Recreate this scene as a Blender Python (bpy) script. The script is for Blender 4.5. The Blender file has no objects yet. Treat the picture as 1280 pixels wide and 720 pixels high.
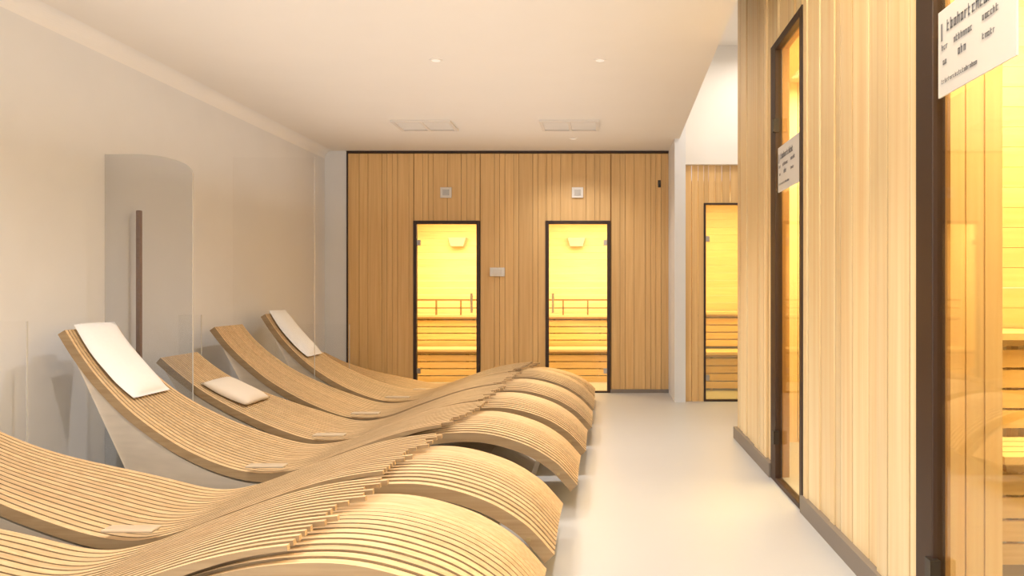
import bpy, math, random
random.seed(7)
S = bpy.context.scene
COL = S.collection
try:
    S.view_settings.view_transform = 'Standard'
    S.view_settings.look = 'None'
except Exception: pass

# ------------------------------------------------------------------ materials
def newmat(name):
    m = bpy.data.materials.new(name); m.use_nodes = True
    nt = m.node_tree; b = nt.nodes['Principled BSDF']
    return m, nt, b
def wood(name, dark, light, scale=(60, 60, 1.5), rough=.5, bump=.15):
    m, nt, b = newmat(name); N = nt.nodes; L = nt.links
    tc = N.new('ShaderNodeTexCoord'); mp = N.new('ShaderNodeMapping'); mp.inputs['Scale'].default_value = scale
    L.new(tc.outputs['Object'], mp.inputs['Vector'])
    no = N.new('ShaderNodeTexNoise'); no.inputs['Scale'].default_value = 1; no.inputs['Detail'].default_value = 5
    L.new(mp.outputs[0], no.inputs['Vector'])
    cr = N.new('ShaderNodeValToRGB')
    cr.color_ramp.elements[0].position = .3; cr.color_ramp.elements[0].color = (*dark, 1)
    cr.color_ramp.elements[1].position = .7; cr.color_ramp.elements[1].color = (*light, 1)
    L.new(no.outputs['Fac'], cr.inputs[0])
    at = N.new('ShaderNodeAttribute'); at.attribute_name = 'tone'
    mx = N.new('ShaderNodeVectorMath'); mx.operation = 'SCALE'
    L.new(cr.outputs[0], mx.inputs[0]); L.new(at.outputs['Fac'], mx.inputs['Scale'])
    L.new(mx.outputs[0], b.inputs['Base Color'])
    bp = N.new('ShaderNodeBump'); bp.inputs['Strength'].default_value = bump; bp.inputs['Distance'].default_value = .002
    L.new(no.outputs['Fac'], bp.inputs['Height']); L.new(bp.outputs[0], b.inputs['Normal'])
    b.inputs['Roughness'].default_value = rough
    return m
def plain(name, c, rough=.6, var=.04, scale=3, metal=0, emis=None, es=0):
    m, nt, b = newmat(name); N = nt.nodes; L = nt.links
    tc = N.new('ShaderNodeTexCoord'); no = N.new('ShaderNodeTexNoise'); no.inputs['Scale'].default_value = scale
    no.inputs['Detail'].default_value = 3
    L.new(tc.outputs['Object'], no.inputs['Vector'])
    mx = N.new('ShaderNodeMix'); mx.data_type = 'RGBA'
    mx.inputs['A'].default_value = (*[v*(1-var) for v in c], 1); mx.inputs['B'].default_value = (*[min(1, v*(1+var)) for v in c], 1)
    L.new(no.outputs['Fac'], mx.inputs['Factor']); L.new(mx.outputs['Result'], b.inputs['Base Color'])
    b.inputs['Roughness'].default_value = rough; b.inputs['Metallic'].default_value = metal
    if emis:
        b.inputs['Emission Color'].default_value = (*emis, 1); b.inputs['Emission Strength'].default_value = es
    return m
def glass(name, tint, gl=.08, rough=.03, frost=0, fc=(.7, .7, .7), fr=.25):
    m, nt, b = newmat(name); N = nt.nodes; L = nt.links
    N.remove(b); out = N['Material Output']
    t = N.new('ShaderNodeBsdfTransparent'); t.inputs[0].default_value = (*tint, 1)
    g = N.new('ShaderNodeBsdfGlossy'); g.inputs['Roughness'].default_value = rough
    lw = N.new('ShaderNodeLayerWeight'); lw.inputs[0].default_value = .25
    ml = N.new('ShaderNodeMath'); ml.operation = 'MULTIPLY_ADD'; ml.inputs[1].default_value = fr; ml.inputs[2].default_value = gl
    L.new(lw.outputs['Fresnel'], ml.inputs[0])
    mx = N.new('ShaderNodeMixShader'); L.new(ml.outputs[0], mx.inputs[0]); L.new(t.outputs[0], mx.inputs[1]); L.new(g.outputs[0], mx.inputs[2])
    last = mx
    if frost:
        d = N.new('ShaderNodeBsdfDiffuse'); d.inputs[0].default_value = (*fc, 1)
        m2 = N.new('ShaderNodeMixShader'); m2.inputs[0].default_value = frost
        L.new(mx.outputs[0], m2.inputs[1]); L.new(d.outputs[0], m2.inputs[2]); last = m2
    L.new(last.outputs[0], out.inputs[0])
    return m
M = {
 'slat': wood('lounger_wood', (.58, .38, .19), (.73, .525, .30), (2, 70, 70), .5),
 'oak': wood('back_wall_wood', (.72, .44, .175), (.82, .54, .24), (45, 45, 1.2), .5),
 'pine': wood('pale_plank_wood', (.90, .65, .33), (.98, .81, .51), (25, 25, .6), .45),
 'cabin': wood('sauna_inside_wood', (.82, .65, .37), (.90, .75, .47), (3, 3, 40), .5),
 'bench': wood('bench_wood', (.76, .54, .25), (.86, .65, .32), (3, 60, 60), .5),
 'rail': plain('dark_bench_rail', (.30, .19, .07), .6),
 'backing': plain('dark_groove', (.54, .32, .13), .8),
 'pineback': plain('amber_groove', (.58, .34, .13), .8),
 'frame': plain('dark_brown_frame', (.040, .018, .010), .5),
 'wall': plain('plaster', (.80, .80, .81), .85),
 'ceil': plain('ceiling_paint', (.88, .84, .79), .85, .02),
 'cove': plain('coving_glow_paint', (.90, .88, .86), .85, .02),
 'floor': plain('resin_floor', (.53, .525, .52), .38, .04, 1.5),
 'base': wood('base_veneer', (.60, .53, .44), (.68, .60, .50), (2, 30, 30), .5),
 'tray': wood('armrest_wood', (.52, .41, .28), (.66, .53, .38), (2, 60, 60), .4),
 'kerb': plain('grey_skirting', (.24, .20, .165), .5),
 'white': plain('white_plastic', (.80, .77, .73), .4),
 'towel': plain('white_cushion_cloth', (.91, .905, .90), .9, .03, 60),
 'beige': plain('beige_cushion_cloth', (.76, .67, .56), .9, .03, 60),
 'grille': plain('vent_paint', (.78, .73, .67), .6),
 'ventback': plain('vent_shadow', (.48, .43, .38), .7),
 'metal': plain('brushed_metal', (.45, .42, .38), .35, .05, 30, 1),
 'black': plain('black_metal', (.02, .015, .012), .4),
 'ink': plain('dark_ink', (.24, .24, .27), .7),
 'card': plain('sign_card', (.82, .815, .81), .5, .02),
 'lamp': plain('lamp_shade_white', (.55, .53, .48), .5),
 'spot': plain('downlight_glow', (.9, .9, .9), .5, emis=(1, .9, .75), es=.25),
 'bar': plain('reflection_brown', (.20, .075, .02), .5),
 'glass': glass('clear_door_glass', (.98, .96, .90), .01),
 'gdark': glass('passage_door_glass', (.97, .92, .72), .07, .03, .10, (.8, .76, .68)),
 'gtall': glass('grey_screen_glass', (.90, .91, .92), .02, .1, .08, (.64, .66, .68), .06),
 'gclear': glass('clear_screen_glass', (.992, .992, .992), .002, .1, 0, (.8, .8, .8), .04),
 'gedge': plain('glass_edge', (.60, .59, .56), .2),
}
# ------------------------------------------------------------------ mesh builder
class MB:
    def __init__(s): s.v = []; s.f = []; s.t = []
    def face(s, idx, tone=1): s.f.append(idx); s.t.append(tone)
    def box(s, x0, x1, y0, y1, z0, z1, tone=1):
        n = len(s.v)
        s.v += [(x, y, z) for x in (x0, x1) for y in (y0, y1) for z in (z0, z1)]
        for q in ((0,1,3,2), (4,6,7,5), (0,4,5,1), (2,3,7,6), (0,2,6,4), (1,5,7,3)):
            s.face([n+i for i in q], tone)
        return s
    def prism(s, pts, axis, a, b, tone=1):     # polygon extruded along an axis
        n = len(s.v); k = len(pts)
        for w in (a, b):
            for p in pts:
                s.v.append({'y': (p[0], w, p[1]), 'z': (p[0], p[1], w), 'x': (w, p[0], p[1])}[axis])
        s.face([n+i for i in range(k)], tone); s.face([n+k+i for i in reversed(range(k))], tone)
        for i in range(k):
            j = (i+1) % k; s.face([n+i, n+k+i, n+k+j, n+j], tone)
        return s
    def strip(s, pts, th, yc, w, tone=1, zoff=0):   # rib following a profile; th, yc, w may vary with x
        n = len(s.v); k = len(pts)
        for i, (x, z) in enumerate(pts):
            a = pts[max(0, i-1)]; b = pts[min(k-1, i+1)]
            dx, dz = b[0]-a[0], b[1]-a[1]; l = math.hypot(dx, dz); nx, nz = -dz/l, dx/l
            h = w(x)/2; zo = zoff(x) if callable(zoff) else zoff; T = th(x) if callable(th) else th; Yc = yc(x) if callable(yc) else yc
            s.v += [(x, Yc-h, z+zo), (x, Yc+h, z+zo), (x-nx*T, Yc+h, z+zo-nz*T), (x-nx*T, Yc-h, z+zo-nz*T)]
        for i in range(k-1):
            for j in range(4):
                a = n+4*i+j; b = n+4*i+(j+1) % 4
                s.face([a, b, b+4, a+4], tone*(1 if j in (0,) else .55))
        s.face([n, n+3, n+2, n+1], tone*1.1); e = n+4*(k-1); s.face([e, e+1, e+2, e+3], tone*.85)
        return s
    def disc(s, cx, cy, z0, z1, r, seg=20, tone=1):
        return s.prism([(cx+r*math.cos(2*math.pi*i/seg), cy+r*math.sin(2*math.pi*i/seg)) for i in range(seg)], 'z', z0, z1, tone)
    def build(s, name, mat, parent=None, kind=None, bevel=0, smooth=False):
        me = bpy.data.meshes.new(name); me.from_pydata(s.v, [], s.f); me.update()
        at = me.attributes.new('tone', 'FLOAT', 'FACE')
        for i, t in enumerate(s.t): at.data[i].value = t
        import bmesh
        bm = bmesh.new(); bm.from_mesh(me); bmesh.ops.recalc_face_normals(bm, faces=bm.faces); bm.to_mesh(me); bm.free()
        me.materials.append(mat)
        o = bpy.data.objects.new(name, me); COL.objects.link(o)
        if parent: o.parent = parent
        if kind: o['kind'] = kind
        if bevel:
            bv = o.modifiers.new('bevel', 'BEVEL'); bv.width = bevel; bv.segments = 2
        return o
def tag(o, label, cat, group=None):
    o['label'] = label; o['category'] = cat
    if group: o['group'] = group
    return o
def empty(name, loc=(0, 0, 0), kind=None):
    o = bpy.data.objects.new(name, None); COL.objects.link(o); o.location = loc; o.empty_display_size = .1
    if kind: o['kind'] = kind
    return o
def catmull(P, n=8):
    out = []
    Q = [P[0]] + P + [P[-1]]
    for i in range(1, len(Q)-2):
        p0, p1, p2, p3 = Q[i-1:i+3]
        for k in range(n):
            t = k/n
            out.append(tuple(.5*((2*p1[d]) + (-p0[d]+p2[d])*t + (2*p0[d]-5*p1[d]+4*p2[d]-p3[d])*t*t + (-p0[d]+3*p1[d]-3*p2[d]+p3[d])*t**3) for d in (0, 1)))
    out.append(P[-1]); return out
def planks(axis, pos, u0, u1, z0, z1, openings, widths, gap, depth, relief, tones, sign=1):
    mb = MB(); cuts = [u0]; u = u0
    while u < u1:
        u += random.choice(widths)
        cuts.append(min(u, u1))
    for o in openings: cuts += [c for c in (o[0], o[1]) if u0 < c < u1]
    cuts = sorted(set(round(c, 4) for c in cuts))
    for a, b in zip(cuts[:-1], cuts[1:]):
        if b-a < .012: continue
        segs = [(z0, z1)]
        mid = (a+b)/2
        for o in openings:
            if o[0] < mid < o[1]:
                segs = [(o[3], z1)] if o[2] <= z0 else [(z0, o[2]), (o[3], z1)]
        rr = relief*random.choice((0, .35, 1)); t = random.uniform(*tones)
        for s0, s1 in segs:
            f = pos - sign*rr; g = pos + sign*depth
            lo, hi = min(f, g), max(f, g)
            if axis == 'x': mb.box(a+gap/2, b-gap/2, lo, hi, s0, s1, t)
            else: mb.box(lo, hi, a+gap/2, b-gap/2, s0, s1, t)
    return mb

CH = 2.77; BY = 8.07; LX = -3.15; RX = 1.10
# ------------------------------------------------------------------ shell
MB().box(LX-.1, 3.2, -2, 10.2, -.12, 0).build('floor', M['floor'], kind='structure')
MB().box(LX-.12, LX, -2, BY+.1, 0, CH).build('wall_left', M['wall'], kind='structure')
MB().prism([(LX-.12, -2), (.60, -2), (.853, BY), (LX-.12, BY+0.0)], 'z', CH, CH+.08).build('ceiling', M['ceil'], kind='structure')
MB().prism([(.60, -2), (.853, BY), (.80, BY), (.55, -2)], 'z', CH+.08, 3.75).build('trim_1', M['ceil'], kind='structure')
MB().box(.5, 3.2, -2, BY, 3.75, 3.83).build('trim_2', M['ceil'], kind='structure')          # top of the cove
# rounded coving added in paler paint to imitate a soft glow along the ceiling edge
R = .09
cv = [(LX-.001, CH+.001)] + [(LX+R-R*math.cos(math.pi/2*i/10), CH-R+R*math.sin(math.pi/2*i/10)) for i in range(11)]
MB().prism(cv, 'y', -2, BY-.012).build('trim_4', M['cove'], kind='structure')
# back wall
D1 = (-2.137, -1.376, 0, 1.97); D2 = (-.624, .119, 0, 1.97)
wb = planks('x', BY, -2.89, .80, 0, CH-.03, [D1, D2], (.06, .10, .13, .16), .0035, .018, .004, (.92, 1.06))
wb.build('wall_back', M['oak'], kind='structure')
b = MB()
for a, c, z in ((-3.3, -2.137, 0), (-2.137, -1.376, 1.97), (-1.376, -.624, 0), (-.624, .119, 1.97), (.119, .9, 0)):
    b.box(a, c, BY+.02, BY+.09, z, CH)
b.build('wall_back_core', M['backing'], kind='structure')
MB().box(LX, -2.89, BY-.01, BY+.02, 0, CH).build('wall_back_plaster', M['wall'], kind='structure')
t = MB(); t.box(-2.90, .80, BY-.02, BY+.02, CH-.022, CH-.001); t.box(-2.90, -2.887, BY-.02, BY+.02, 0, CH-.022)
t.build('trim_3', M['frame'], kind='structure')
MB().box(-2.885, D1[0], BY-.02, BY, 0, .04).box(D1[1], D2[0], BY-.02, BY, 0, .04).box(D2[1], .8, BY-.02, BY, 0, .04).build('baseboard_back', M['kerb'], kind='structure')
# white pillar and side passage
MB().box(.785, .90, 7.40, BY+.1, 0, CH+.9).build('wall_pillar', M['wall'], kind='structure')
DC = (1.10, 1.75, 0, 2.1)
planks('x', 7.46, .90, 2.3, 0, 2.5, [DC], (.07, .09, .11), .005, .02, .008, (.88, 1.1)).build('wall_passage', M['oak'], kind='structure')
MB().box(.9, 3.1, 7.40, 7.5, 2.5, 3.75).build('wall_bulkhead', M['ceil'], kind='structure')
MB().box(2.3, 2.4, 5.7, 7.5, 0, 3.75).build('wall_passage_side', M['wall'], kind='structure')
# right timber wall with two sauna doors
DA = (1.50, 2.41, 0, 2.72); DB = (3.77, 4.46, 0, 2.72)
planks('y', RX, -1.5, 5.63, .09, 3.75, [DA, DB], (.07, .11, .15, .19), .013, .03, .014, (.84, 1.05), sign=1).build('wall_right', M['pine'], kind='structure')
b = MB()
for a, c, z in ((-1.5, 1.5, 0), (1.5, 2.41, 2.72), (2.41, 3.77, 0), (3.77, 4.46, 2.72), (4.46, 5.64, 0)):
    b.box(RX+.03, RX+.10, a, c, z, 3.75)
b.build('wall_right_core', M['pineback'], kind='structure')
k = MB()
for a, c in ((-1.5, 1.5), (2.41, 3.77), (4.46, 5.65)): k.box(RX-.03, RX+.03, a, c, 0, .09)
k.build('baseboard_right', M['kerb'], kind='structure')
MB().box(RX+.03, 2.3, 5.60, 5.70, 0, 3.75).build('wall_cabin_end', M['wall'], kind='structure')

# ------------------------------------------------------------------ doors
def back_door(n, D, y, handle_side, gl='glass', w=.038):
    r = empty('door_%d' % n, ((D[0]+D[1])/2, y, 0), 'structure')
    x0, x1, z1 = D[0]-r.location.x, D[1]-r.location.x, D[3]
    f = MB()
    f.box(x0, x0+w, -.02, .03, 0, z1); f.box(x1-w, x1, -.02, .03, 0, z1); f.box(x0+w, x1-w, -.02, .03, z1-w, z1); f.box(x0+w, x1-w, -.02, .03, 0, .02)
    f.build('door_frame', M['frame'], r, bevel=.003)
    MB().box(x0+w, x1-w, .012, .02, .02, z1-w).build('glass_pane', M[gl], r)
    hx = x1-w-.05 if handle_side > 0 else x0+w+.05
    h = MB().box(hx-.012, hx+.012, -.06, -.04, .92, 1.14); h.box(hx-.008, hx+.008, -.045, .012, .94, .96); h.box(hx-.008, hx+.008, -.045, .012, 1.10, 1.12)
    h.build('door_handle', M['bench'], r, bevel=.003)
    hx = x0+w+.02 if handle_side > 0 else x1-w-.02
    for z in (.25, 1.72): MB().box(hx-.02, hx+.02, -.005, .028, z-.03, z+.03).build('hinge', M['metal'], r)
back_door(1, D1, BY, 1); back_door(2, D2, BY, -1); back_door(3, DC, 7.46, 1, 'gdark', .02)
def side_door(n, D, wf, wn):
    r = empty('door_%d' % n, (RX, (D[0]+D[1])/2, 0), 'structure'); c = r.location.y
    y0, y1, z1 = D[0]-c, D[1]-c, D[3]
    f = MB(); f.box(-.02, .025, y1-wf, y1, 0, z1); f.box(-.02, .025, y0, y0+wn, 0, z1); f.box(-.02, .025, y0+wn, y1-wf, z1-.05, z1); f.box(-.02, .025, y0+wn, y1-wf, 0, .03)
    f.build('door_frame', M['frame'], r, bevel=.004)
    MB().box(-.002, .006, y0+wn, y1-wf, .03, z1-.05).build('glass_pane', M['glass'], r)
    for z in (.28, 2.2): MB().box(-.035, -.002, y1-wf-.02, y1-wf+.02, z-.04, z+.04).build('hinge', M['black'], r)
side_door(4, DB, .12, .05); side_door(5, DA, .12, .08)

# ------------------------------------------------------------------ sauna cabins behind the walls
def hwall(name, x0, x1, y0, y1, z0, z1, step=.1):      # horizontal boards
    mb = MB(); z = z0
    while z < z1-.001:
        mb.box(x0, x1, y0, y1, z+.002, min(z+step, z1), random.uniform(.93, 1.06)); z += step
    mb.build(name, M['cabin'], kind='structure')
def cabin(x0, x1, y0, y1, h, n):
    hwall('wall_sauna_%s_back' % n, x0, x1, y1, y1+.05, 0, h); hwall('wall_sauna_%s_left' % n, x0-.05, x0, y0, y1, 0, h); hwall('wall_sauna_%s_right' % n, x1, x1+.05, y0, y1, 0, h)
    MB().box(x0-.05, x1+.05, y0, y1+.05, h, h+.05).build('ceiling_sauna_%s' % n, M['cabin'], kind='structure')
def bench(name, x0, x1, yf, yb, z, label, rail=False):
    x0 += .006; x1 -= .006; yb -= .006
    r = empty(name, ((x0+x1)/2, (yf+yb)/2, 0)); cx, cy = r.location.x, r.location.y
    s = MB(); n = 4; d = (yb-yf)/n
    for i in range(n): s.box(x0-cx, x1-cx, yf-cy+i*d+.006, yf-cy+(i+1)*d-.006, z-.03, z, random.uniform(.95, 1.05))
    s.build('bench_top', M['cabin'], r)
    MB().box(x0-cx, x1-cx, yf-cy-.005, yf-cy+.02, z-.055, z-.031).build('edge_board', M['rail'], r)
    q = z-.075
    while q > max(z-.36, .06):
        MB().box(x0-cx, x1-cx, yf-cy+.03, yf-cy+.045, q-.078, q, random.uniform(.95, 1.1)).build('slat', M['bench'], r); q -= .09
    for px in (x0+.3, (x0+x1)/2+.12, x1-.3):
        MB().box(px-cx-.015, px-cx+.015, yf-cy+.05, yf-cy+.09, 0, z-.03, .6).build('leg', M['bench'], r)
    if rail:
        MB().box(x0-cx, x1-cx, yf-cy, yf-cy+.03, z+.19, z+.212).build('rail', M['rail'], r)
        MB().box(x0-cx, x1-cx, yf-cy+.002, yf-cy+.028, z+.085, z+.10).build('rail', M['rail'], r)
        for px in (x0+.42, x0+.75, x1-.42): MB().box(px-cx-.010, px-cx+.010, yf-cy+.002, yf-cy+.028, z, z+.19).build('rail_post', M['rail'], r)
    tag(r, label, 'bench', 'sauna benches')
def lamp(x, y, z, label):
    r = empty('wall_lamp', (x, y, z))
    MB().box(-.05, .05, -.02, 0, -.07, .07).build('back_plate', M['bench'], r)
    MB().prism([(-.13, .07), (.13, .07), (.09, -.06), (-.09, -.06)], 'y', -.12, -.02).build('lamp_shade', M['lamp'], r, bevel=.01)
    tag(r, label, 'lamp', 'lamps inside the saunas')
for (x0, x1, nm, sd) in ((-2.62, -1.02, 'west', 'left'), (-.92, .68, 'centre', 'right')):
    cabin(x0, x1, BY+.09, 9.95, 2.2, nm)
    bench('sauna_bench', x0, x1, 8.95, 9.40, .42, 'lower wooden bench inside the %s glass door of the back wall' % sd)
    bench('sauna_bench', x0, x1, 9.42, 9.93, .84, 'upper bench with dark rail inside the %s glass door of the back wall' % sd, True)
    lamp(-2.0 if nm == 'west' else -.33, 9.95, 1.84, 'pale lamp on sauna wall behind the %s glass door of the back wall' % sd)
cabin(1.0, 2.25, 7.56, 9.3, 2.3, 'passage')
bench('sauna_bench', 1.0, 2.25, 8.2, 8.7, .45, 'low wooden bench behind the narrow glass door beside the white pillar')
bench('sauna_bench', 1.0, 2.25, 8.72, 9.28, .9, 'high wooden bench behind the narrow glass door beside the white pillar')
hwall('wall_sauna_near_side', 2.55, 2.6, -.5, 3.5, 0, 2.8); hwall('wall_sauna_near_far', 1.2, 2.6, 3.5, 3.55, 0, 2.8); hwall('wall_sauna_near_front', 1.2, 2.6, -.55, -.5, 0, 2.8)
MB().box(1.2, 2.6, -.5, 3.5, 2.8, 2.85).build('ceiling_sauna_near', M['cabin'], kind='structure')
planks('x', 2.62, 1.2, 1.50, 0, 2.75, [], (.07, .09), .006, .03, .006, (.95, 1.05)).build('wall_sauna_near_return', M['pine'], kind='structure')
hwall('wall_sauna_middle_side', 2.35, 2.4, 3.62, 5.5, 0, 2.8); planks('x', 5.48, 1.2, 2.4, 0, 2.8, [], (.07, .09), .006, .02, .006, (.95, 1.05)).build('wall_sauna_middle_far', M['pine'], kind='structure'); hwall('wall_sauna_middle_front', 1.2, 2.4, 3.57, 3.62, 0, 2.8)
MB().box(1.2, 2.4, 3.62, 5.5, 2.8, 2.85).build('ceiling_sauna_middle', M['cabin'], kind='structure')
bench('sauna_bench', 1.55, 2.54, 2.7, 3.08, .55, 'lower wooden bench glowing behind the nearest glass door at right edge')
bench('sauna_bench', 1.55, 2.54, 3.1, 3.48, 1.0, 'raised wooden bench tier behind the nearest glass door at right edge')

# ------------------------------------------------------------------ signs on the right doors (marks too small to read in the photo)
def sign(y_near, y_far, z0, z1, label):
    r = empty('door_sign', (RX-.012, (y_near+y_far)/2, z0))
    h = z1-z0; W = y_far-y_near
    MB().box(-.003, .003, -W/2, W/2, 0, h).build('sign_card', M['card'], r)
    X = -.0045; rr = random.Random(3)
    def mark(k, u, v, w, hh): k.box(X-.0006, X, W/2-(u+w)*W, W/2-u*W, (v-hh/2)*h, (v+hh/2)*h)
    def word(k, u, v, n, hh, cw=.026):
        for i in range(n):
            c = cw*rr.uniform(.6, 1); t = hh*rr.choice((1, 1, 1.45))
            mark(k, u, v+(t-hh)/2, c*.35, t); mark(k, u, v+hh*.4, c, hh*.22)
            if rr.random() < .6: mark(k, u, v-hh*.4, c, hh*.22)
            if rr.random() < .6: mark(k, u+c*.65, v, c*.35, hh)
            u += cw*1.25
    k = MB(); mark(k, .05, .74, .022, .2); k.build('heading_bar', M['ink'], r)
    for w in ((.14, .76, 12, .09, .04), (.06, .55, 3, .05), (.24, .56, 8, .055), (.62, .58, 6, .055), (.08, .38, 2, .05), (.30, .40, 3, .07, .032), (.62, .38, 5, .045), (.06, .16, 20, .035, .02)):
        k = MB(); word(k, *w); k.build('lettering', M['ink'], r)
    tag(r, label, 'sign', 'notices on the glass sauna doors')
sign(1.835, 2.258, 1.807, 2.08, 'large white printed notice on nearest glass door at upper right')
sign(3.83, 4.29, 1.78, 2.05, 'small white printed notice on farther glass door of right wall')
def plate(name, x, z, w, h, mat, label, cat, inner=None):
    r = empty(name, (x, BY-.012, z))
    MB().box(-w/2, w/2, -.015, .0, -h/2, h/2).build('plate', mat, r, bevel=.003)
    if inner: MB().box(-w*.28, w*.28, -.022, -.015, -h*.28, h*.28).build('symbol_panel', inner, r)
    tag(r, label, cat)
plate('wall_sign', (558-750)/109., 1.2+119/109., .13, .12, M['grille'], 'small square sign plate above the left glass sauna door', 'sign', M['metal'])
plate('wall_sign', (722-750)/109., 1.2+119/109., .13, .12, M['white'], 'small square sign plate above the right glass sauna door', 'sign', M['metal'])
plate('control_panel', (622-750)/109., 1.2+20/109., .17, .10, M['white'], 'small pale control panel on timber wall between two glass doors', 'panel', M['grille'])
plate('hook_plate', (824-750)/109., 1.2+130/109., .03, .08, M['black'], 'tiny dark fitting high on timber wall near white pillar', 'fitting')

# ------------------------------------------------------------------ ceiling fittings
def vent(x, y, label):
    r = empty('ceiling_vent', (x, y, CH))
    f = MB(); a, c = .28, .20
    f.box(-a, a, -c, -c+.03, -.02, 0); f.box(-a, a, c-.03, c, -.02, 0); f.box(-a, -a+.03, -c+.03, c-.03, -.02, 0); f.box(a-.03, a, -c+.03, c-.03, -.02, 0); f.box(-.012, .012, -c+.03, c-.03, -.02, 0)
    f.build('vent_frame', M['grille'], r)
    MB().box(-a+.03, a-.03, -c+.03, c-.03, -.004, -.001).build('backing', M['ventback'], r)
    s = MB()
    for i in range(6):
        yy = -c+.05+i*.052
        s.prism([(yy, -.003), (yy+.022, -.018), (yy+.026, -.016), (yy+.004, -.001)], 'x', -a+.03, a-.03)
    s.build('louvre', M['grille'], r)
    tag(r, label, 'vent')
vent(-1.68, 6.77, 'rectangular louvred ceiling vent above the left glass sauna door')
vent(-.29, 6.77, 'rectangular louvred ceiling vent above the right glass sauna door')
spots = [(-1.13, 4.85, 'small round ceiling downlight above the middle of the lounger row'), (0, 4.85, 'small round ceiling downlight above the aisle, near middle of room'),
         (-.28, 7.4, 'small round ceiling downlight close to timber back wall'), (-1.7, 2.6, ''), (.1, 2.4, ''), (-1.5, .6, ''), (.1, .5, '')]
for x, y, lb in spots:
    r = empty('ceiling_downlight', (x, y, CH))
    g = MB(); n = 24
    for i in range(n):
        a0, a1 = 2*math.pi*i/n, 2*math.pi*(i+1)/n
        g.prism([(.03*math.cos(a0), .03*math.sin(a0)), (.045*math.cos(a0), .045*math.sin(a0)), (.045*math.cos(a1), .045*math.sin(a1)), (.03*math.cos(a1), .03*math.sin(a1))], 'z', -.006, 0)
    g.build('trim_ring', M['ceil'], r)
    MB().disc(0, 0, -.003, -.001, .03).build('lens', M['spot'], r)
    tag(r, lb or 'round ceiling downlight out of frame above the near loungers', 'light', 'ceiling downlights')

# ------------------------------------------------------------------ loungers
LEN = 2.8; HW = .375
def smooth(t): t = max(0, min(1, t)); return t*t*(3-2*t)
TAIL = [(1.3, .235), (1.55, .325), (1.82, .42), (2.02, .468), (2.22, .492)]
HEADS = {'low': [(0, .64), (.2, .515), (.45, .40), (.8, .29), (1.1, .215)],
         'mid': [(0, .74), (.12, .64), (.28, .53), (.50, .42), (.8, .30), (1.08, .22)],
         'high': [(0, .97), (.09, .83), (.22, .675), (.42, .505), (.72, .335), (1.05, .225)],
         'upper': [(0, .90), (.10, .77), (.24, .635), (.44, .485), (.74, .33), (1.05, .225)]}
def make_lounger(kind):
    r = empty('wave_lounger')
    P = catmull(HEADS[kind]+TAIL); Q = catmull([(.95, .01), (1.25, .14), (1.6, .30), (1.95, .42), (2.25, .45), (2.5, .395), (2.68, .295), (2.8, .17)])
    P = [(x-1.4, z) for x, z in P]; Q = [(x-1.4, z) for x, z in Q]
    pitch = .0395; n = 18
    a = MB(); b = MB()
    tap = lambda x: .60+.40*smooth((x+1.4)/1.0)           # the back narrows towards the head
    wa = lambda x: (.0305 if x < -.2 else (.0305-.010*min(1, (x+.2)/.15)))*tap(x)*(1-.15*smooth((x-.45)/.27))
    wq = lambda x: .009 if x < .45 else .009+.0225*min(1, (x-.45)/.25)
    ta = lambda x: .046-.030*smooth((x-.1)/.6)             # tails get thinner
    for i in range(n):
        y = (i-(n-1)/2)*pitch; tn = random.uniform(.9, 1.1)
        e = len(P)-int(4*(1-i/(n-1))+2.6*random.random())
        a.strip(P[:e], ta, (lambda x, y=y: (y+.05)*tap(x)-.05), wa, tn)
        if i < n-1:
            yy = y+pitch/2; tn = random.uniform(.9, 1.1); u = yy/HW
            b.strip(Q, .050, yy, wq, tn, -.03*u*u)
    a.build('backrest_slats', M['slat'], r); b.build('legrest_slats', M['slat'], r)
    for idx in (4, 20, len(P)-24):
        x, z = P[idx]; h = (HW-.03)*tap(x)-.02; MB().box(x-.008, x+.008, -h-.01, h-.03, z-.04, z-.025, .5).build('cross_rod', M['bench'], r)
    for idx in (24, len(Q)-8):
        x, z = Q[idx]; MB().box(x-.008, x+.008, -HW+.04, HW-.04, z-.078, z-.063, .5).build('cross_rod', M['bench'], r)
    low_pts = [(x, z-.06) for x, z in P if x < -.25][2:]
    top = low_pts + [(-.1, .09), (.25, .17), (.6, .27), (.9, .26), (1.12, .12)]
    poly = [(1.08, 0), (top[0][0]+.45, 0)] + top
    m = MB()
    for sgn in (-1, 1): m.v += [(p[0], ((HW-.03)*sgn+.05)*tap(p[0])-.05, p[1]) for p in poly]
    k = len(poly)
    m.face(list(range(k))); m.face([k+i for i in reversed(range(k))])
    for i in range(k):
        j = (i+1) % k; m.face([i, k+i, k+j, j])
    m.build('base', M['base'], r)
    MB().box(-.34, -.14, -HW-.01, -HW+.055, .252, .264).build('armrest', M['tray'], r, bevel=.005)
    return r
def copy_tree(o, parent=None):
    c = o.copy(); COL.objects.link(c); c.parent = parent
    for ch in [q for q in bpy.data.objects if q.parent == o]: copy_tree(ch, c)
    return c
protos = {k: make_lounger(k) for k in ('low', 'mid', 'high', 'upper')}
G = 'slatted wave loungers in a row'
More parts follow.
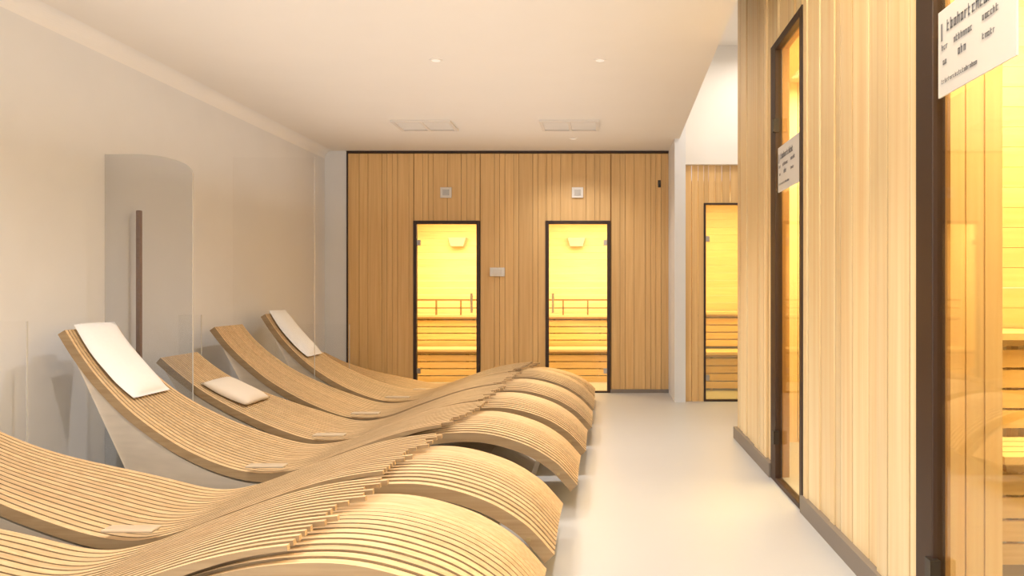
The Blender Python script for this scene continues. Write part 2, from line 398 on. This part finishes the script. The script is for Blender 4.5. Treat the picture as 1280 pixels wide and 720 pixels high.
rows = [ # near edge depth, head X, foot X, back, label, height
 (1.93, -3.02, -.20, 'low', 'light wooden slatted wave lounger nearest the viewer, cropped by bottom edge', 1),
 (2.73, -3.0, -.18, 'low', 'second nearest slatted wave lounger, its low back running off the left edge', 1),
 (3.71, -2.93, -.12, 'high', 'slatted wave lounger with large white headrest cushion, third from the viewer', 1),
 (4.50, -2.90, -.09, 'mid', 'slatted wave lounger behind tall grey glass screen, beige pad lying low on its back', 1),
 (5.28, -2.97, -.06, 'upper', 'slatted wave lounger without cushion, fifth from the viewer, just before far white cushion', 1),
 (6.06, -2.95, -.05, 'high', 'slatted wave lounger with far small white headrest cushion, sixth from the viewer', 1),
 (6.85, -2.9, -.05, 'low', 'farthest slatted wave lounger with low back, closest to the timber back wall', .82),
]
used = set(); loung = []
for d, hx, fx, kd, lb, hz in rows:
    src = protos[kd]
    o = src if src not in used else copy_tree(src); used.add(src)
    o.location = ((hx+fx)/2, d+HW, 0); o.scale = ((fx-hx)/LEN, 1, hz)
    tag(o, lb, 'lounger', G); loung.append(o)

# headrest cushions lying on backrests
def cushion(lg, label, P, W=.16, strap=True, dy=-.01, mat='towel'):
    ox, oy = lg.location.x, lg.location.y+dy
    P = [((x-1.4)*lg.scale.x, z) for x, z in catmull(P, 5)]
    me = MB(); k = len(P); rows_ = 9
    r = empty('headrest_cushion', (ox+P[k//2][0], oy, P[k//2][1])); bx, bz = P[k//2]
    def pt(i, j, side):
        a = P[max(0, i-1)]; b = P[min(k-1, i+1)]; dx, dz = b[0]-a[0], b[1]-a[1]; l = math.hypot(dx, dz)
        u = i/(k-1)*2-1; v = j/(rows_-1)*2-1
        th = .014+(.05*(1-u**4)*(1-v**4) if side else 0)
        return (P[i][0]-dz/l*th-bx, v*W*(1-.03*u*u), P[i][1]+dx/l*th-bz)
    for side in (0, 1):
        for i in range(k):
            for j in range(rows_): me.v.append(pt(i, j, side))
    idx = lambda s_, i, j: s_*k*rows_+i*rows_+j
    for s_ in (0, 1):
        for i in range(k-1):
            for j in range(rows_-1):
                me.face([idx(s_, i, j), idx(s_, i+1, j), idx(s_, i+1, j+1), idx(s_, i, j+1)])
    for i in range(k-1):
        for j in (0, rows_-1): me.face([idx(0, i, j), idx(1, i, j), idx(1, i+1, j), idx(0, i+1, j)])
    for j in range(rows_-1):
        for i in (0, k-1): me.face([idx(0, i, j), idx(0, i, j+1), idx(1, i, j+1), idx(1, i, j)])
    o = me.build('cushion_pad', M[mat], r)
    for p in o.data.polygons: p.use_smooth = True
    if strap:
        MB().box(P[0][0]-bx-.025, P[0][0]-bx-.012, -.08, .08, P[0][1]-bz-.12, P[0][1]-bz+.01).build('hanging_strap', M[mat], r)
    tag(r, label, 'cushion', 'headrest cushions')
PH = [(-.005, .99), (.09, .835), (.20, .702), (.26, .639), (.33, .578)]
cushion(loung[2], 'white headrest cushion on nearer lounger, left of the tall grey glass screen', PH, .17)
cushion(loung[5], 'smaller-looking white headrest cushion on far lounger near timber back wall', PH, .17)
cushion(loung[3], 'beige pad slipped low on the fourth lounger, right of the tall grey screen', [(.24, .556), (.34, .495), (.44, .447), (.54, .407)], .18, False, -.02, 'beige')

# ------------------------------------------------------------------ glass screens between lounger heads
def screen(y, xe, z1, arch, label, mat='gclear'):
    r = empty('glass_screen', (LX, y, 0)); w = xe-LX
    pts = [(0.003, .0), (w, .0)]
    if arch:
        n = 8
        for i in range(n+1):
            t = i/n*math.pi/2
            pts.append((w*(.35+.65*math.cos(t)), z1-.12+.12*math.sin(t)))
        pts.append((.003, z1))
    else: pts += [(w, z1), (.003, z1)]
    MB().prism(pts, 'y', -.005, .005).build('glass_sheet', M[mat], r)
    MB().box(w-.001, w+.002, -.005, .005, 0, z1-(.12 if arch else 0)).build('edge_strip', M['gedge'], r)
    tag(r, label, 'glass screen', 'glass screens between lounger heads')
screen(3.60, -2.93, 1.03, False, 'short low glass screen at left edge, before the lounger with big cushion')
screen(4.478, -2.59, 2.05, True, 'tall grey glass screen with curved top, in front of dark reflection-imitating post', 'gtall')
screen(5.262, -2.98, 1.0, False, 'low glass screen just behind the fourth lounger head')
screen(6.042, -2.45, 2.32, False, 'tallest clear glass screen, beside far white cushion')
screen(6.826, -2.43, .85, False, 'low glass screen by farthest lounger near timber back wall')
p = empty('reflection_bar', (-3.09, 4.72, 0))  # solid bar added to imitate a door frame's reflection in the glass
MB().box(-.014, .014, -.014, .014, .02, 1.72).build('bar', M['bar'], p, bevel=.004)
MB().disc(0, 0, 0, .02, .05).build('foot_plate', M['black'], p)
tag(p, 'slender dark brown reflection-imitating post by left wall behind glass screen', 'bar')

# ------------------------------------------------------------------ light
def light(kind, name, loc, e, col, rot=(0, 0, 0), size=.1, sy=None, **kw):
    l = bpy.data.lights.new(name, kind); l.energy = e; l.color = col
    o = bpy.data.objects.new(name, l); COL.objects.link(o); o.location = loc; o.rotation_euler = rot
    if kind == 'AREA':
        l.size = size
        if sy: l.shape = 'RECTANGLE'; l.size_y = sy
    else: l.shadow_soft_size = size
    for k_, v in kw.items(): setattr(l, k_, v)
    return o
warm = (1, .95, .90)
for i, (x, y, _) in enumerate(spots):
    light('SPOT', 'downlight_beam', (x, y, CH-.03), (112, 112, 50, 108, 112, 112, 112)[i], warm, size=.04, spot_size=1.6 if i in (1, 4) else 2.4, spot_blend=1)
light('AREA', 'cove_strip', (.70, 2.7, 3.3), 290, (1, .90, .68), (0, math.radians(-68), 0), .12, 6.8)
light('AREA', 'ceiling_fill_light', (-1.2, 4.2, 1.95), 24, (1, .98, .97), (math.radians(180), 0, 0), 3.0, 6.5)  # unseen fill floating above the loungers, added to brighten the ceiling
light('AREA', 'passage_light', (1.6, 6.6, 3.6), 16, (1, .90, .78), (0, 0, 0), .4, .8)
Y = (1, .80, .42)
for x in (-1.82, -.12): light('AREA', 'sauna_lamp_light', (x, 8.8, 2.17), 60, Y, (0, 0, 0), 1.2, 1.2)
light('AREA', 'sauna_lamp_light', (1.6, 8.2, 2.25), 40, (1, .83, .40), (0, 0, 0), .8, .8)
light('AREA', 'sauna_lamp_light', (1.9, 2.6, 2.75), 76, (1, .82, .38), (0, 0, 0), .9, 1.2)
light('AREA', 'sauna_lamp_light', (1.8, 4.6, 2.75), 60, (1, .88, .5), (0, 0, 0), .8, 1.2)
W = bpy.data.worlds.new('world'); S.world = W; W.use_nodes = True
bg = W.node_tree.nodes['Background']; bg.inputs[0].default_value = (1, .98, .975, 1); bg.inputs[1].default_value = 1.75

cam = bpy.data.cameras.new('camera'); co = bpy.data.objects.new('camera', cam); COL.objects.link(co)
co.location = (0, 0, 1.2); co.rotation_euler = (math.radians(90), 0, 0)
cam.sensor_width = 36; cam.lens = 880/1280*36; cam.shift_x = -110/1280; cam.clip_start = .02
S.camera = co
